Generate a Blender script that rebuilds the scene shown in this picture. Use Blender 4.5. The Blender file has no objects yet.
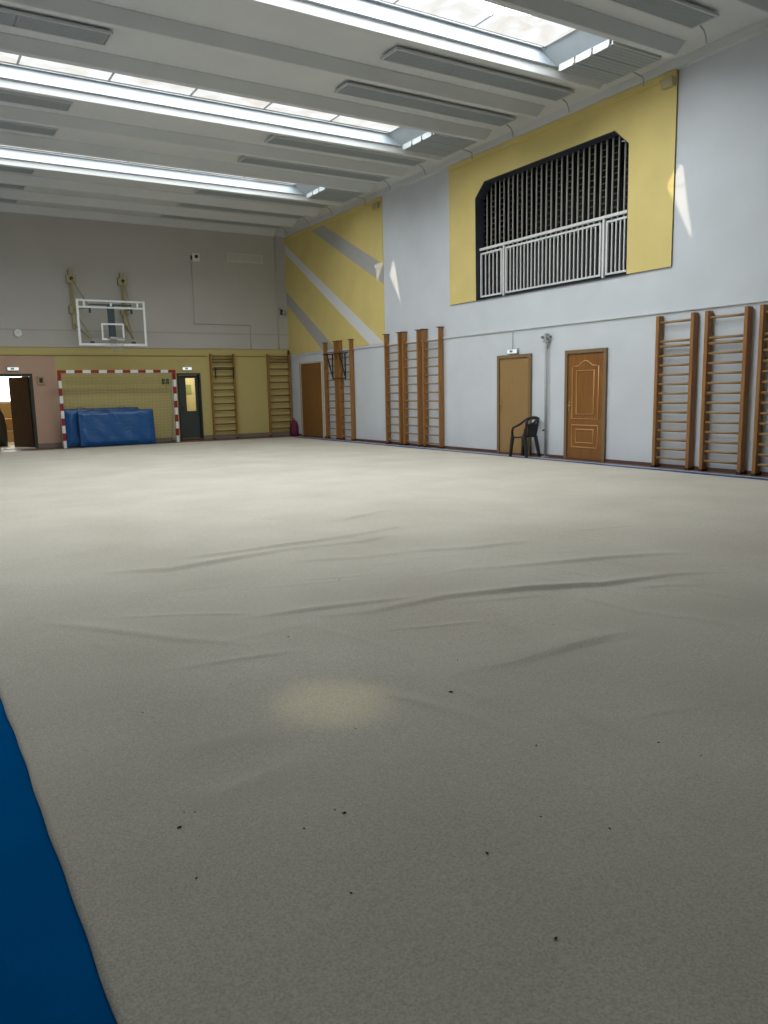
import bpy, math, random
import numpy as np
from mathutils import Vector, Matrix, geometry
random.seed(7)
C = bpy.context.scene.collection
SC = bpy.context.scene
PI = math.pi
W, D = 10.94, 23.61          # right wall plane x, far wall plane y
LX, BY = -1.25, -2.6         # left wall, rear wall
ZS = 6.42                    # ceiling soffit
PITCH, T0 = 1.49, 9.055      # ceiling bays

# ------------------------------------------------------------------ materials
MATS = {}
def mat(name, col, rough=.6, metal=0, noise=0, nscale=4, bump=0, bscale=60, spec=.5, sheen=0, stretch=None, detail=4):
    if name in MATS: return MATS[name]
    m = bpy.data.materials.new(name); m.use_nodes = True
    nt = m.node_tree; b = nt.nodes['Principled BSDF']
    b.inputs['Base Color'].default_value = (*col, 1); b.inputs['Roughness'].default_value = rough
    b.inputs['Metallic'].default_value = metal; b.inputs['Specular IOR Level'].default_value = spec
    if sheen:
        b.inputs['Sheen Weight'].default_value = sheen; b.inputs['Sheen Roughness'].default_value = .6
    tc = nt.nodes.new('ShaderNodeTexCoord'); vec = tc.outputs['Object']
    if stretch:
        mp = nt.nodes.new('ShaderNodeMapping'); mp.inputs['Scale'].default_value = stretch
        nt.links.new(vec, mp.inputs['Vector']); vec = mp.outputs['Vector']
    if noise:
        n = nt.nodes.new('ShaderNodeTexNoise'); n.inputs['Scale'].default_value = nscale; n.inputs['Detail'].default_value = detail
        r = nt.nodes.new('ShaderNodeValToRGB')
        r.color_ramp.elements[0].position = .3; r.color_ramp.elements[1].position = .7
        r.color_ramp.elements[0].color = (*[max(0, c*(1-noise)) for c in col], 1)
        r.color_ramp.elements[1].color = (*[min(1, c*(1+noise)) for c in col], 1)
        nt.links.new(vec, n.inputs['Vector']); nt.links.new(n.outputs['Fac'], r.inputs['Fac'])
        nt.links.new(r.outputs['Color'], b.inputs['Base Color'])
    if bump:
        n2 = nt.nodes.new('ShaderNodeTexNoise'); n2.inputs['Scale'].default_value = bscale; n2.inputs['Detail'].default_value = 3
        bp = nt.nodes.new('ShaderNodeBump'); bp.inputs['Strength'].default_value = bump; bp.inputs['Distance'].default_value = .01
        nt.links.new(vec, n2.inputs['Vector']); nt.links.new(n2.outputs['Fac'], bp.inputs['Height'])
        nt.links.new(bp.outputs['Normal'], b.inputs['Normal'])
    MATS[name] = m
    return m
def emit(name, col, s, noise=0, nscale=2):
    if name in MATS: return MATS[name]
    m = bpy.data.materials.new(name); m.use_nodes = True
    nt = m.node_tree; nt.nodes.clear()
    o = nt.nodes.new('ShaderNodeOutputMaterial'); e = nt.nodes.new('ShaderNodeEmission')
    e.inputs['Color'].default_value = (*col, 1); e.inputs['Strength'].default_value = s
    if noise:
        tc = nt.nodes.new('ShaderNodeTexCoord'); n = nt.nodes.new('ShaderNodeTexNoise')
        n.inputs['Scale'].default_value = nscale; n.inputs['Detail'].default_value = 5; n.inputs['Distortion'].default_value = .6
        r = nt.nodes.new('ShaderNodeValToRGB')
        r.color_ramp.elements[0].position = .35; r.color_ramp.elements[1].position = .6
        r.color_ramp.elements[0].color = (col[0]*(1-noise*.7), col[1]*(1-noise), col[2]*(1-noise*1.35), 1)
        r.color_ramp.elements[1].color = (*col, 1)
        nt.links.new(tc.outputs['Object'], n.inputs['Vector']); nt.links.new(n.outputs['Fac'], r.inputs['Fac'])
        nt.links.new(r.outputs['Color'], e.inputs['Color'])
    nt.links.new(e.outputs[0], o.inputs[0]); MATS[name] = m
    return m
def glass(name, tint=(1, 1, 1), gloss=.08):
    m = bpy.data.materials.new(name); m.use_nodes = True
    nt = m.node_tree; nt.nodes.clear()
    o = nt.nodes.new('ShaderNodeOutputMaterial'); mx = nt.nodes.new('ShaderNodeMixShader')
    t = nt.nodes.new('ShaderNodeBsdfTransparent'); t.inputs['Color'].default_value = (*tint, 1)
    g = nt.nodes.new('ShaderNodeBsdfGlossy'); g.inputs['Roughness'].default_value = .05
    mx.inputs[0].default_value = gloss
    nt.links.new(t.outputs[0], mx.inputs[1]); nt.links.new(g.outputs[0], mx.inputs[2]); nt.links.new(mx.outputs[0], o.inputs[0])
    MATS[name] = m
    return m

SKY = 1.12
WHITE  = mat('white_wall', (.57, .595, .62), .7, noise=.04, nscale=1.2, bump=.15, bscale=25)
CEIL   = mat('white_ceiling', (.60, .61, .60), .8, noise=.04, nscale=1.0)
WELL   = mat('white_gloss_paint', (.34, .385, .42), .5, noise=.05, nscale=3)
YELLOW = mat('yellow_paint', (.66, .53, .19), .6, noise=.05, nscale=1.5)
STRW   = mat('pale_stripe_paint', (.66, .66, .66), .65)
STRG   = mat('grey_stripe_paint', (.40, .39, .37), .65)
BROWNF = mat('brown_floor', (.13, .06, .045), .45, noise=.25, nscale=6, stretch=(1, 12, 1))
BLUEF  = mat('blue_floor', (.0005, .095, .29), .7, noise=.08, nscale=3, spec=0)
LINEW  = mat('white_floor_line', (.55, .58, .60), .5)
LINEB  = mat('navy_floor_line', (.01, .03, .12), .45)
BASE   = mat('brown_baseboard', (.10, .055, .045), .6)
GREYB  = mat('grey_baseboard', (.19, .155, .12), .6)
WOODO  = mat('orange_varnished_wood', (.285, .125, .030), .4, noise=.22, nscale=5, stretch=(8, 8, .6))
WOODY  = mat('honey_varnished_wood', (.30, .15, .034), .4, noise=.2, nscale=5, stretch=(8, 8, .6))
RUNG   = mat('pale_rung_wood', (.29, .185, .085), .4)
RUNGD  = mat('worn_rung_wood', (.20, .105, .032), .4)
DARKM  = mat('dark_steel', (.03, .028, .026), .45, metal=.3)
GREYM  = mat('grey_paint_metal', (.34, .35, .35), .5)
DOORT  = mat('tan_door_laminate', (.29, .175, .065), .45, noise=.08, nscale=4, stretch=(10, 10, .7))
DOORO  = mat('amber_door_veneer', (.22, .088, .017), .35, noise=.18, nscale=5, stretch=(10, 10, .7))
MOULD  = mat('light_amber_moulding', (.50, .25, .075), .35)
FRAMEB = mat('olive_brown_door_frame', (.19, .125, .06), .5)
DOORB  = mat('brown_door_veneer', (.20, .085, .02), .45, noise=.15, nscale=5, stretch=(10, 10, .7))
LTFR   = mat('light_door_edge', (.55, .45, .30), .5)
BRASS  = mat('brass', (.45, .33, .14), .35, metal=.8)
BLACKP = mat('black_plastic', (.012, .012, .013), .35)
LAMPM  = mat('lamp_mesh', (.36, .39, .39), .7)
LAMPF  = mat('lamp_frame', (.50, .52, .52), .6)
RAILW  = mat('white_painted_steel', (.66, .67, .66), .4)
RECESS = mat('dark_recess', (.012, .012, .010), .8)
REVEAL = mat('navy_reveal', (.035, .04, .06), .6)
SLATG  = mat('pale_grey_bar', (.38, .365, .31), .5)
LADD   = mat('dim_grey_bar', (.075, .075, .06), .6)
RED    = mat('red_paint', (.27, .009, .012), .4)
GOALW  = mat('white_paint', (.74, .74, .70), .4)
NETM   = mat('net_cord', (.62, .57, .38), .8)
MATB   = mat('blue_vinyl', (.003, .070, .225), .33, noise=.15, nscale=3, bump=1.0, bscale=6, stretch=(1.3, 1.3, 3))
MATD   = mat('navy_vinyl', (.008, .012, .03), .5)
CREAM  = mat('cream_paint', (.42, .36, .20), .5)
BOARDG = mat('slate_steel', (.05, .075, .09), .5)
BOARDW = mat('white_board_marking', (.72, .73, .71), .45)
ORANGE = mat('rim_paint', (.42, .40, .38), .45)
MAROON = mat('maroon_fabric', (.13, .012, .035), .8, noise=.2, nscale=8)
GREEND = mat('dark_green_door', (.042, .052, .042), .5)
DARKBR = mat('dark_brown_door', (.022, .007, .005), .5)
DARKFR = mat('dark_green_frame', (.022, .028, .022), .5)
WINGL  = emit('bright_window', (1, 1, .93), 4.0)
SIGNW  = emit('sign_lit', (.92, 1, .97), .9)
SIGNG  = mat('sign_grey_green', (.16, .24, .21), .5)
PANE   = emit('skylight_glazing', (.93, .975, 1.0), SKY, noise=.24, nscale=2.2)
BOARDGL = glass('backboard_glass', (.97, .98, .97), .05)
DOORGL = glass('door_glass', (.95, .92, .75), .06)

def wallpaint(name, zsplit, xsplit, up, low, pink, rough=.65):
    m = bpy.data.materials.new(name); m.use_nodes = True
    nt = m.node_tree; b = nt.nodes['Principled BSDF']; b.inputs['Roughness'].default_value = rough
    tc = nt.nodes.new('ShaderNodeTexCoord'); sp = nt.nodes.new('ShaderNodeSeparateXYZ')
    nt.links.new(tc.outputs['Object'], sp.inputs[0])
    def math_(op, a, v):
        n = nt.nodes.new('ShaderNodeMath'); n.operation = op; nt.links.new(a, n.inputs[0])
        if isinstance(v, float) or isinstance(v, int): n.inputs[1].default_value = v
        else: nt.links.new(v, n.inputs[1])
        return n.outputs[0]
    below = math_('LESS_THAN', sp.outputs['Z'], zsplit)
    lx = math_('LESS_THAN', sp.outputs['X'], xsplit); lz = math_('LESS_THAN', sp.outputs['Z'], 2.56)
    pk = math_('MULTIPLY', lx, lz)
    n = nt.nodes.new('ShaderNodeTexNoise'); n.inputs['Scale'].default_value = 1.3; n.inputs['Detail'].default_value = 5
    nt.links.new(tc.outputs['Object'], n.inputs['Vector'])
    mp = nt.nodes.new('ShaderNodeMapRange'); mp.inputs['To Min'].default_value = .93; mp.inputs['To Max'].default_value = 1.05
    nt.links.new(n.outputs['Fac'], mp.inputs['Value'])
    def mix(f, a, bb):
        x = nt.nodes.new('ShaderNodeMix'); x.data_type = 'RGBA'; nt.links.new(f, x.inputs['Factor'])
        if isinstance(a, tuple): x.inputs['A'].default_value = (*a, 1)
        else: nt.links.new(a, x.inputs['A'])
        if isinstance(bb, tuple): x.inputs['B'].default_value = (*bb, 1)
        else: nt.links.new(bb, x.inputs['B'])
        return x.outputs['Result']
    c = mix(below, up, low); c = mix(pk, c, pink)
    vm = nt.nodes.new('ShaderNodeVectorMath'); vm.operation = 'SCALE'
    nt.links.new(c, vm.inputs[0]); nt.links.new(mp.outputs[0], vm.inputs['Scale']); nt.links.new(vm.outputs[0], b.inputs['Base Color'])
    return m
FARW = wallpaint('far_wall_paint', 2.783, 3.74, (.50, .475, .435), (.52, .43, .16), (.50, .325, .225))

# ------------------------------------------------------------------ mesh builder
class MB:
    def __init__(s): s.v = []; s.f = []; s.m = []; s.sm = []
    def add(s, vs, fs, mi=0, smooth=False):
        b = len(s.v); s.v += [tuple(v) for v in vs]
        for f in fs: s.f.append([b+i for i in f]); s.m.append(mi); s.sm.append(smooth)
        return s
    def box(s, a, b, mi=0):
        x0, y0, z0 = [min(p, q) for p, q in zip(a, b)]; x1, y1, z1 = [max(p, q) for p, q in zip(a, b)]
        vs = [(x0,y0,z0),(x1,y0,z0),(x1,y1,z0),(x0,y1,z0),(x0,y0,z1),(x1,y0,z1),(x1,y1,z1),(x0,y1,z1)]
        return s.add(vs, [(0,3,2,1),(4,5,6,7),(0,1,5,4),(1,2,6,5),(2,3,7,6),(3,0,4,7)], mi)
    def hexa(s, vs, mi=0):
        return s.add(vs, [(0,3,2,1),(4,5,6,7),(0,1,5,4),(1,2,6,5),(2,3,7,6),(3,0,4,7)], mi)
    def tube(s, pts, r, n=8, mi=0, closed=False, flat=1.0, up=(0, 0, 1)):
        P = [Vector(p) for p in pts]; N = len(P)
        rr = r if isinstance(r, (list, tuple)) else [r]*N
        base = len(s.v); up0 = Vector(up)
        for i, p in enumerate(P):
            a = P[(i-1) % N] if (closed or i > 0) else p; c = P[(i+1) % N] if (closed or i < N-1) else p
            t = (c-a).normalized()
            u = up0.cross(t)
            if u.length < 1e-3: u = Vector((1, 0, 0)).cross(t)
            if u.length < 1e-3: u = Vector((0, 1, 0)).cross(t)
            u.normalize(); w = t.cross(u).normalized()
            for k in range(n):
                an = 2*PI*k/n
                s.v.append(tuple(p+u*math.cos(an)*rr[i]+w*math.sin(an)*rr[i]*flat))
        R = N if closed else N-1
        for i in range(R):
            j = (i+1) % N
            for k in range(n):
                l = (k+1) % n
                s.f.append([base+i*n+k, base+i*n+l, base+j*n+l, base+j*n+k]); s.m.append(mi); s.sm.append(True)
        if not closed:
            s.f.append([base+k for k in reversed(range(n))]); s.m.append(mi); s.sm.append(False)
            s.f.append([base+(N-1)*n+k for k in range(n)]); s.m.append(mi); s.sm.append(False)
        return s
    def bar(s, a, b, w, h, mi=0, up=(0, 0, 1)):
        A, B = Vector(a), Vector(b); t = (B-A).normalized(); u = Vector(up).cross(t)
        if u.length < 1e-3: u = Vector((1, 0, 0)).cross(t)
        u.normalize(); v = t.cross(u)
        vs = [p+u*(w/2)*i+v*(h/2)*j for p in (A, B) for i, j in ((-1,-1),(1,-1),(1,1),(-1,1))]
        return s.hexa(vs, mi)
    def slab(s, outer, holes, to3, t, mi=0, side=None):
        """flat plate with holes: 2-D loops, to3(u,v,depth) gives the 3-D point"""
        loops = [[Vector((u, v, 0)) for u, v in outer]] + [[Vector((u, v, 0)) for u, v in h] for h in holes]
        tri = geometry.tessellate_polygon(loops); flat = [p for l in loops for p in l]
        n = len(flat)
        s.add([to3(p.x, p.y, 0) for p in flat]+[to3(p.x, p.y, t) for p in flat],
              [tuple(tr) for tr in tri]+[tuple(n+i for i in reversed(tr)) for tr in tri], mi)
        b = 0
        for l in loops:
            m = len(l)
            vs = [to3(p.x, p.y, 0) for p in l]+[to3(p.x, p.y, t) for p in l]
            s.add(vs, [(i, (i+1) % m, m+(i+1) % m, m+i) for i in range(m)], mi if side is None else side)
        return s
    def build(s, name, mats, parent=None, bevel=0):
        me = bpy.data.meshes.new(name); me.from_pydata(s.v, [], s.f); me.validate()
        if not isinstance(mats, (list, tuple)): mats = [mats]
        for m in mats: me.materials.append(m)
        if len(me.polygons) == len(s.m):
            me.polygons.foreach_set('material_index', s.m); me.polygons.foreach_set('use_smooth', s.sm)
        import bmesh
        bm = bmesh.new(); bm.from_mesh(me); bmesh.ops.recalc_face_normals(bm, faces=bm.faces); bm.to_mesh(me); bm.free()
        o = bpy.data.objects.new(name, me); C.objects.link(o)
        if parent: o.parent = parent
        if bevel:
            md = o.modifiers.new('bevel', 'BEVEL'); md.width = bevel; md.segments = 2; md.limit_method = 'ANGLE'
        return o

def tag(o, label, cat, group=None, kind=None):
    o['label'] = label; o['category'] = cat
    if group: o['group'] = group
    if kind: o['kind'] = kind
    return o
def struct(o): o['kind'] = 'structure'; return o
def empty(name, loc=(0, 0, 0), rz=0):
    o = bpy.data.objects.new(name, None); C.objects.link(o); o.location = loc; o.rotation_euler = (0, 0, rz); o.empty_display_size = .2
    return o
def copy_tree(o, parent=None):
    c = o.copy(); C.objects.link(c)
    if parent: c.parent = parent
    for ch in list(o.children): copy_tree(ch, c)
    return c
RZ_R, RZ_F = PI/2, PI        # local x along the wall, local y out into the hall

# ------------------------------------------------------------------ shell
o = MB().box((LX-.3, BY-.3, -.12), (W+.3, D+5, 0)).build('floor', BROWNF); struct(o)
o = MB().box((LX, BY, .0005), (10.60, D-.95, .0025)).build('floor_margin', BLUEF); struct(o)
o = MB().box((10.60, BY, .0006), (10.68, D-.95, .0026)).build('trim_1', LINEW); struct(o)
o = MB().box((10.46, BY, .003), (10.575, D-1.2, .004)).build('trim_2', LINEB); struct(o)

# far wall with two doorways
DL = (2.08, 3.12, 2.06); DR = (7.16, 7.90, 2.05)
outer = [(LX-.3, 0), (DL[0], 0), (DL[0], DL[2]), (DL[1], DL[2]), (DL[1], 0), (DR[0], 0), (DR[0], DR[2]), (DR[1], DR[2]), (DR[1], 0), (W+.28, 0), (W+.28, 7.2), (LX-.3, 7.2)]
struct(MB().slab(outer, [], lambda u, v, d: (u, D+d, v), .22).build('wall_far', FARW))
# right wall with the gallery opening
OPEN = [(13.78, 3.285), (13.80, 5.43), (13.49, 5.71), (9.94, 5.73), (9.62, 5.44), (9.60, 3.285)]
struct(MB().slab([(BY, 0), (D, 0), (D, 7.2), (BY, 7.2)], [OPEN], lambda u, v, d: (W+d, u, v), .20).build('wall_right', WHITE))
struct(MB().box((LX-.3, BY, 0), (LX, D, 7.2)).build('wall_left', WHITE))
struct(MB().box((LX-.3, BY-.3, 0), (W+.28, BY, 7.2)).build('wall_rear', WHITE))

# ceiling
SKX = (.45, 9.22); SKH = .58; SKK = (0, 3, 6)
def bay(k): return T0+PITCH*k
holes = [[(SKX[0]-.04, bay(k)-SKH-.02), (SKX[1]+.02, bay(k)-SKH-.02), (SKX[1]+.02, bay(k)+SKH+.02), (SKX[0]-.04, bay(k)+SKH+.02)] for k in SKK]
struct(MB().slab([(LX-.3, BY-.3), (W+.28, BY-.3), (W+.28, D+.2), (LX-.3, D+.2)], holes, lambda u, v, d: (u, v, ZS+d), .17).build('ceiling', CEIL))
for k in range(-7, 11):
    y = bay(k)-PITCH/2
    if y < BY+.2 or y > D-.1: continue
    m = MB(); b, t, zb = .055, .135, 6.225; xe = W-.62
    m.hexa([(LX, y-b, zb), (xe, y-b, zb), (xe, y+b, zb), (LX, y+b, zb), (LX, y-t, ZS), (xe+.12, y-t, ZS), (xe+.12, y+t, ZS), (LX, y+t, ZS)])
    struct(m.build('ceiling_beam', CEIL, bevel=.012))
struct(MB().box((W-.11, BY, 6.29), (W, D, ZS)).build('trim_3', CEIL))                # ledge at the top of the right wall
struct(MB().box((LX, D-.14, 6.30), (W-.11, D, ZS)).build('trim_4', CEIL))

# skylights
SUNK, SUNM = .60, .12
def hole_pts(pts):
    out = []
    for y, z in pts:
        dx = (6.56-z)/SUNK
        out.append((W-dx, y+dx*SUNM))
    return out
GAPS = {0: [hole_pts([(8.60, 4.86), (8.82, 4.54), (8.69, 4.33), (8.31, 3.62), (8.43, 4.19), (8.54, 4.80)])],  # gaps added to the glazing, shaped to throw sun patches on the wall
        6: [hole_pts([(17.20, 4.65), (17.37, 4.30), (17.22, 4.10), (16.87, 3.57), (16.98, 4.05), (17.10, 4.55)]),
            hole_pts([(18.12, 4.66), (17.64, 4.66), (17.96, 4.18), (18.02, 4.55)])], 3: []}
for n, k in enumerate(SKK):
    y = bay(k); r = empty('window_%d' % (n+1), (0, 0, 0)); struct(r)
    z0, z1 = ZS-.08, 6.56
    m = MB()
    m.slab([(SKX[0]-.08, y-SKH-.05), (SKX[1]+.05, y-SKH-.05), (SKX[1]+.05, y+SKH+.05), (SKX[0]-.08, y+SKH+.05)],
           [[(SKX[0], y-SKH+.004), (SKX[1], y-SKH+.004), (SKX[1], y+SKH-.004), (SKX[0], y+SKH-.004)]], lambda u, v, d: (u, v, z0+d), z1-z0+.03)
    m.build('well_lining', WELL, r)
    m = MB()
    m.slab([(SKX[0]+.01, y-SKH+.01), (SKX[1]-.01, y-SKH+.01), (SKX[1]-.01, y+SKH-.01), (SKX[0]+.01, y+SKH-.01)], GAPS[k], lambda u, v, d: (u, v, z1+d), .008)
    m.build('glazing', PANE, r)
    m = MB()                                                        # frame bars under the glass
    m.box((SKX[0], y+SKH-.045, z1-.03), (SKX[1], y+SKH-.008, z1)); m.box((SKX[0], y-SKH+.008, z1-.03), (SKX[1], y-SKH+.045, z1))
    m.box((SKX[1]-.05, y-SKH+.045, z1-.03), (SKX[1]-.008, y+SKH-.045, z1))
    m.build('window_frame', GREYM, r)
    MB().hexa([(SKX[1]-.002, y-SKH+.006, ZS-.075), (SKX[1]+.004, y-SKH+.006, ZS-.075), (SKX[1]+.004, y+SKH-.006, ZS-.075), (SKX[1]-.002, y+SKH-.006, ZS-.075),
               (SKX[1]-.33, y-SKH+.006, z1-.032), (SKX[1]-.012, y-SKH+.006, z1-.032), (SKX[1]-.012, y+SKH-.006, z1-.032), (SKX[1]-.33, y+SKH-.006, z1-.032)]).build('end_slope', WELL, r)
    x = .67
    while x < SKX[1]-.6:
        MB().box((x-(.017 if k == 3 else .009), y-SKH+.045, z1-.011), (x+(.017 if k == 3 else .009), y+SKH-.045, z1-.002)).build('glazing_bar', GREYM, r)
        x += 1.38
    x = 1.2
    while x < SKX[1]-.8:                                            # dark slots in the well wall
        MB().box((x, y+SKH-.006, 6.475), (x+.62, y+SKH+.002, 6.492)).build('vent_slot', GREYM, r)
        x += 1.15
    m = MB()                                                        # thin rod hanging along the glass edge
    m.tube([(SKX[0], y+SKH-.10, z1-.05), (SKX[1]-.1, y+SKH-.10, z1-.05)], .006, 6); m.build('opening_rod', GREYM, r)

# ceiling lights
def make_light(L, w, cord=True):
    r = empty('ceiling_light')                                       # origin at the middle of the soffit line
    h = .075
    m = MB(); t = .03
    m.slab([(-L/2, -w/2), (L/2, -w/2), (L/2, w/2), (-L/2, w/2)], [[(-L/2+t, -w/2+t), (L/2-t, -w/2+t), (L/2-t, w/2-t), (-L/2+t, w/2-t)]], lambda u, v, d: (u, v, -h+d), .035)
    m.build('frame', LAMPF, r)
    MB().hexa([(-L/2+.02, -w/2+.02, -h+.03), (L/2-.02, -w/2+.02, -h+.03), (L/2-.02, w/2-.02, -h+.03), (-L/2+.02, w/2-.02, -h+.03),
               (-L/2+.06, -w/2+.06, -.001), (L/2-.06, -w/2+.06, -.001), (L/2-.06, w/2-.06, -.001), (-L/2+.06, w/2-.06, -.001)]).build('housing', LAMPF, r)
    for i in range(3):
        a = -L/2+t+(L-2*t)*i/3; b = -L/2+t+(L-2*t)*(i+1)/3
        m = MB(); m.box((a+.012, -w/2+t, -h+.008), (b-.012, w/2-t, -h+.014))
        x = a+.03
        while x < b-.03:
            m.box((x, -w/2+t, -h+.002), (x+.005, w/2-t, -h+.008)); x += .04
        q = -w/2+t+.03
        while q < w/2-t: m.box((a+.012, q, -h+.001), (b-.012, q+.005, -h+.008)); q += .05
        m.build('grille', LAMPM, r)
    return r
proto_r = make_light(3.62, .44); proto_l = copy_tree(proto_r)
MB().tube([(1.82, .1, -.05), (1.97, .13, -.09), (2.03, .14, -.16), (2.05, .14, -.24)], .012, 6).build('cord', GREYM, proto_r)
NAMES_R = {-1: 'before the nearest skylight', 1: 'just beyond the nearest skylight', 2: 'just in front of the middle skylight', 4: 'just beyond the middle skylight',
           5: 'just in front of the farthest skylight', 7: 'just beyond the farthest skylight', 8: 'second beyond the farthest skylight', 9: 'closest to the far wall'}
first = True
for k, txt in NAMES_R.items():
    r = proto_r if first else copy_tree(proto_r); first = False
    r.location = (8.50 if k > 0 else 8.22, bay(k)-.01, ZS)
    tag(r, 'long mesh ceiling light on the yellow-panel side, '+txt, 'ceiling light', 'mesh ceiling lights along the right side')
first = True
for k, txt in NAMES_R.items():
    if k == -1: continue
    r = proto_l if first else copy_tree(proto_l); first = False
    r.location = (1.18, bay(k)-.01, ZS)
    tag(r, 'mesh ceiling light away from the yellow panels, '+txt, 'ceiling light', 'mesh ceiling lights along the left side')
def make_wide():
    r = empty('ceiling_light')                                       # three-lamp fixture filling the bay end
    for i in range(3):
        q = -.52+.352*i
        m = MB(); m.box((-.52, q, -.16), (.52, q+.335, -.154))
        x = -.5
        while x < .5: m.box((x, q, -.165), (x+.006, q+.335, -.16)); x += .045
        for e in (.004, .09, .168, .25, .327): m.box((-.52, q+e, -.166), (.52, q+e+.006, -.16))
        m.build('grille', LAMPM, r)
        # rounded frame with a white plate at the skylight end
        m = MB(); pts = []
        cx, cz, hw, hh, rr = q+.168, -.112, .150, .058, .035
        for sx, sz, a0 in ((1, 1, 0), (-1, 1, 90), (-1, -1, 180), (1, -1, 270)):
            for s in range(4):
                a = math.radians(a0+s*30); pts.append((-.552, cx+sx*(hw-rr)+rr*math.cos(a), cz+sz*(hh-rr)+rr*math.sin(a)))
        m.tube(pts, .011, 6, closed=True, up=(1, 0, 0)); m.build('end_frame', LAMPF, r)
        MB().add([(-.560, p[1], p[2]) for p in pts]+[(-.527, p[1], p[2]) for p in pts], [tuple(range(16)), tuple(reversed(range(16, 32)))]+[(i, (i+1) % 16, 16+(i+1) % 16, 16+i) for i in range(16)]).build('end_plate', mat('pale_end_plate', (.52, .55, .56), .5), r)
    MB().box((-.525, -.55, -.154), (.525, .55, -.002)).build('housing', LAMPF, r)
    MB().tube([(.5, .1, -.08), (.86, .12, -.12), (.92, .12, -.14), (.93, .12, -.26)], .012, 6).build('cord', GREYM, r)
    return r
pw = make_wide()
for i, (k, txt) in enumerate(((0, 'nearest'), (3, 'middle'), (6, 'farthest'))):
    r = pw if i == 0 else copy_tree(pw)
    r.location = (9.78, bay(k), ZS)
    tag(r, 'wide three-bay mesh ceiling light filling the end of the %s skylight' % txt, 'ceiling light', 'wide mesh lights at the skylight ends')

# ------------------------------------------------------------------ right wall
struct(MB().box((W-.035, BY, 2.562), (W, D, 2.595)).build('trim_5', mat('grey_conduit_paint', (.60, .62, .63), .6)))
m = MB()
for a, b in ((BY, 10.0), (11.04, 12.0), (13.05, 19.6), (21.12, D)): m.box((W-.015, a, 0), (W, b, .055))
struct(m.build('baseboard_right', BASE))
# inverted-U yellow panel round the gallery opening
P0, P1, ZT, ZB = 14.735, 8.68, 6.283, 3.294
outer = [(P0, ZB), (P0, ZT), (P1, ZT), (P1, ZB)] + [(9.60, ZB), (9.62, 5.44), (9.94, 5.73), (13.49, 5.71), (13.80, 5.43), (13.78, ZB)]
pn = MB().slab(outer, [], lambda u, v, d: (W-.001-d, u, v), .035, 0, 1).build('wall_panel', [YELLOW, mat('olive_panel_edge', (.20, .17, .07), .6)])
tag(pn, 'yellow wall panel framing the barred gallery opening', 'wall panel')
MB().box((W-.075, P1, ZT-.10), (W-.037, P0, ZT)).build('top_rail', YELLOW, pn)
MB().hexa([(W-.12, 8.70, 6.05), (W-.037, 8.70, 6.05), (W-.037, 8.92, 6.05), (W-.12, 8.92, 6.05), (W-.16, 8.70, 6.18), (W-.037, 8.70, 6.18), (W-.037, 8.92, 6.18), (W-.16, 8.92, 6.18)]).build('corner_block', CREAM, pn)
# striped yellow panel by the far corner
Y0, Y1, Z0, Z1 = 17.64, D-.004, 2.625, 6.283
def clip(poly):
    def cl(p, f):
        out = []
        for i in range(len(p)):
            a, b = p[i], p[(i+1) % len(p)]; fa, fb = f(a), f(b)
            if fa >= 0: out.append(a)
            if fa*fb < 0: t = fa/(fa-fb); out.append((a[0]+(b[0]-a[0])*t, a[1]+(b[1]-a[1])*t))
        return out
    for f in (lambda q: q[0]-Y0, lambda q: Y1-q[0], lambda q: q[1]-Z0, lambda q: Z1-.1-q[1]): poly = cl(poly, f)
    return poly
m = MB(); m.box((W-.012, Y0, Z0), (W-.001, Y1, Z1), 0); m.box((W-.05, Y0, Z1-.10), (W-.012, Y1, Z1), 0)
for st, mi in (([(23.9, 6.24), (23.9, 5.99), (18.2, 2.50), (17.3, 2.41)], 1), ([(21.9, 6.27), (20.2, 6.0+.0), (17.2, 4.44), (17.2, 3.74)], 2), ([(24.2, 4.73), (22.87, 4.36), (20.2, 2.55), (21.0, 2.55), (24.0, 4.55)], 2)):
    p = clip(st)
    if mi == 2 and len(st) == 4: p = clip([(21.75, 6.2), (20.95, 6.2), (17.4, 4.50), (17.4, 4.0)])
    if mi == 2 and len(st) == 5: p = clip([(23.61, 4.60), (20.6, 2.78), (20.25, 2.55), (21.1, 2.55), (23.61, 4.22)])
    n = len(p)
    m.add([(W-.0125, a, b) for a, b in p]+[(W-.014, a, b) for a, b in p], [tuple(range(n)), tuple(reversed(range(n, 2*n)))]+[(i, (i+1) % n, n+(i+1) % n, n+i) for i in range(n)], mi)
pl = m.build('wall_panel', [YELLOW, STRW, STRG])
tag(pl, 'yellow wall panel with three diagonal white and grey stripes', 'wall panel')
MB().box((W-.11, 17.72, 6.02), (W-.052, 17.98, 6.16)).build('corner_block', CREAM, pl)

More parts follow.
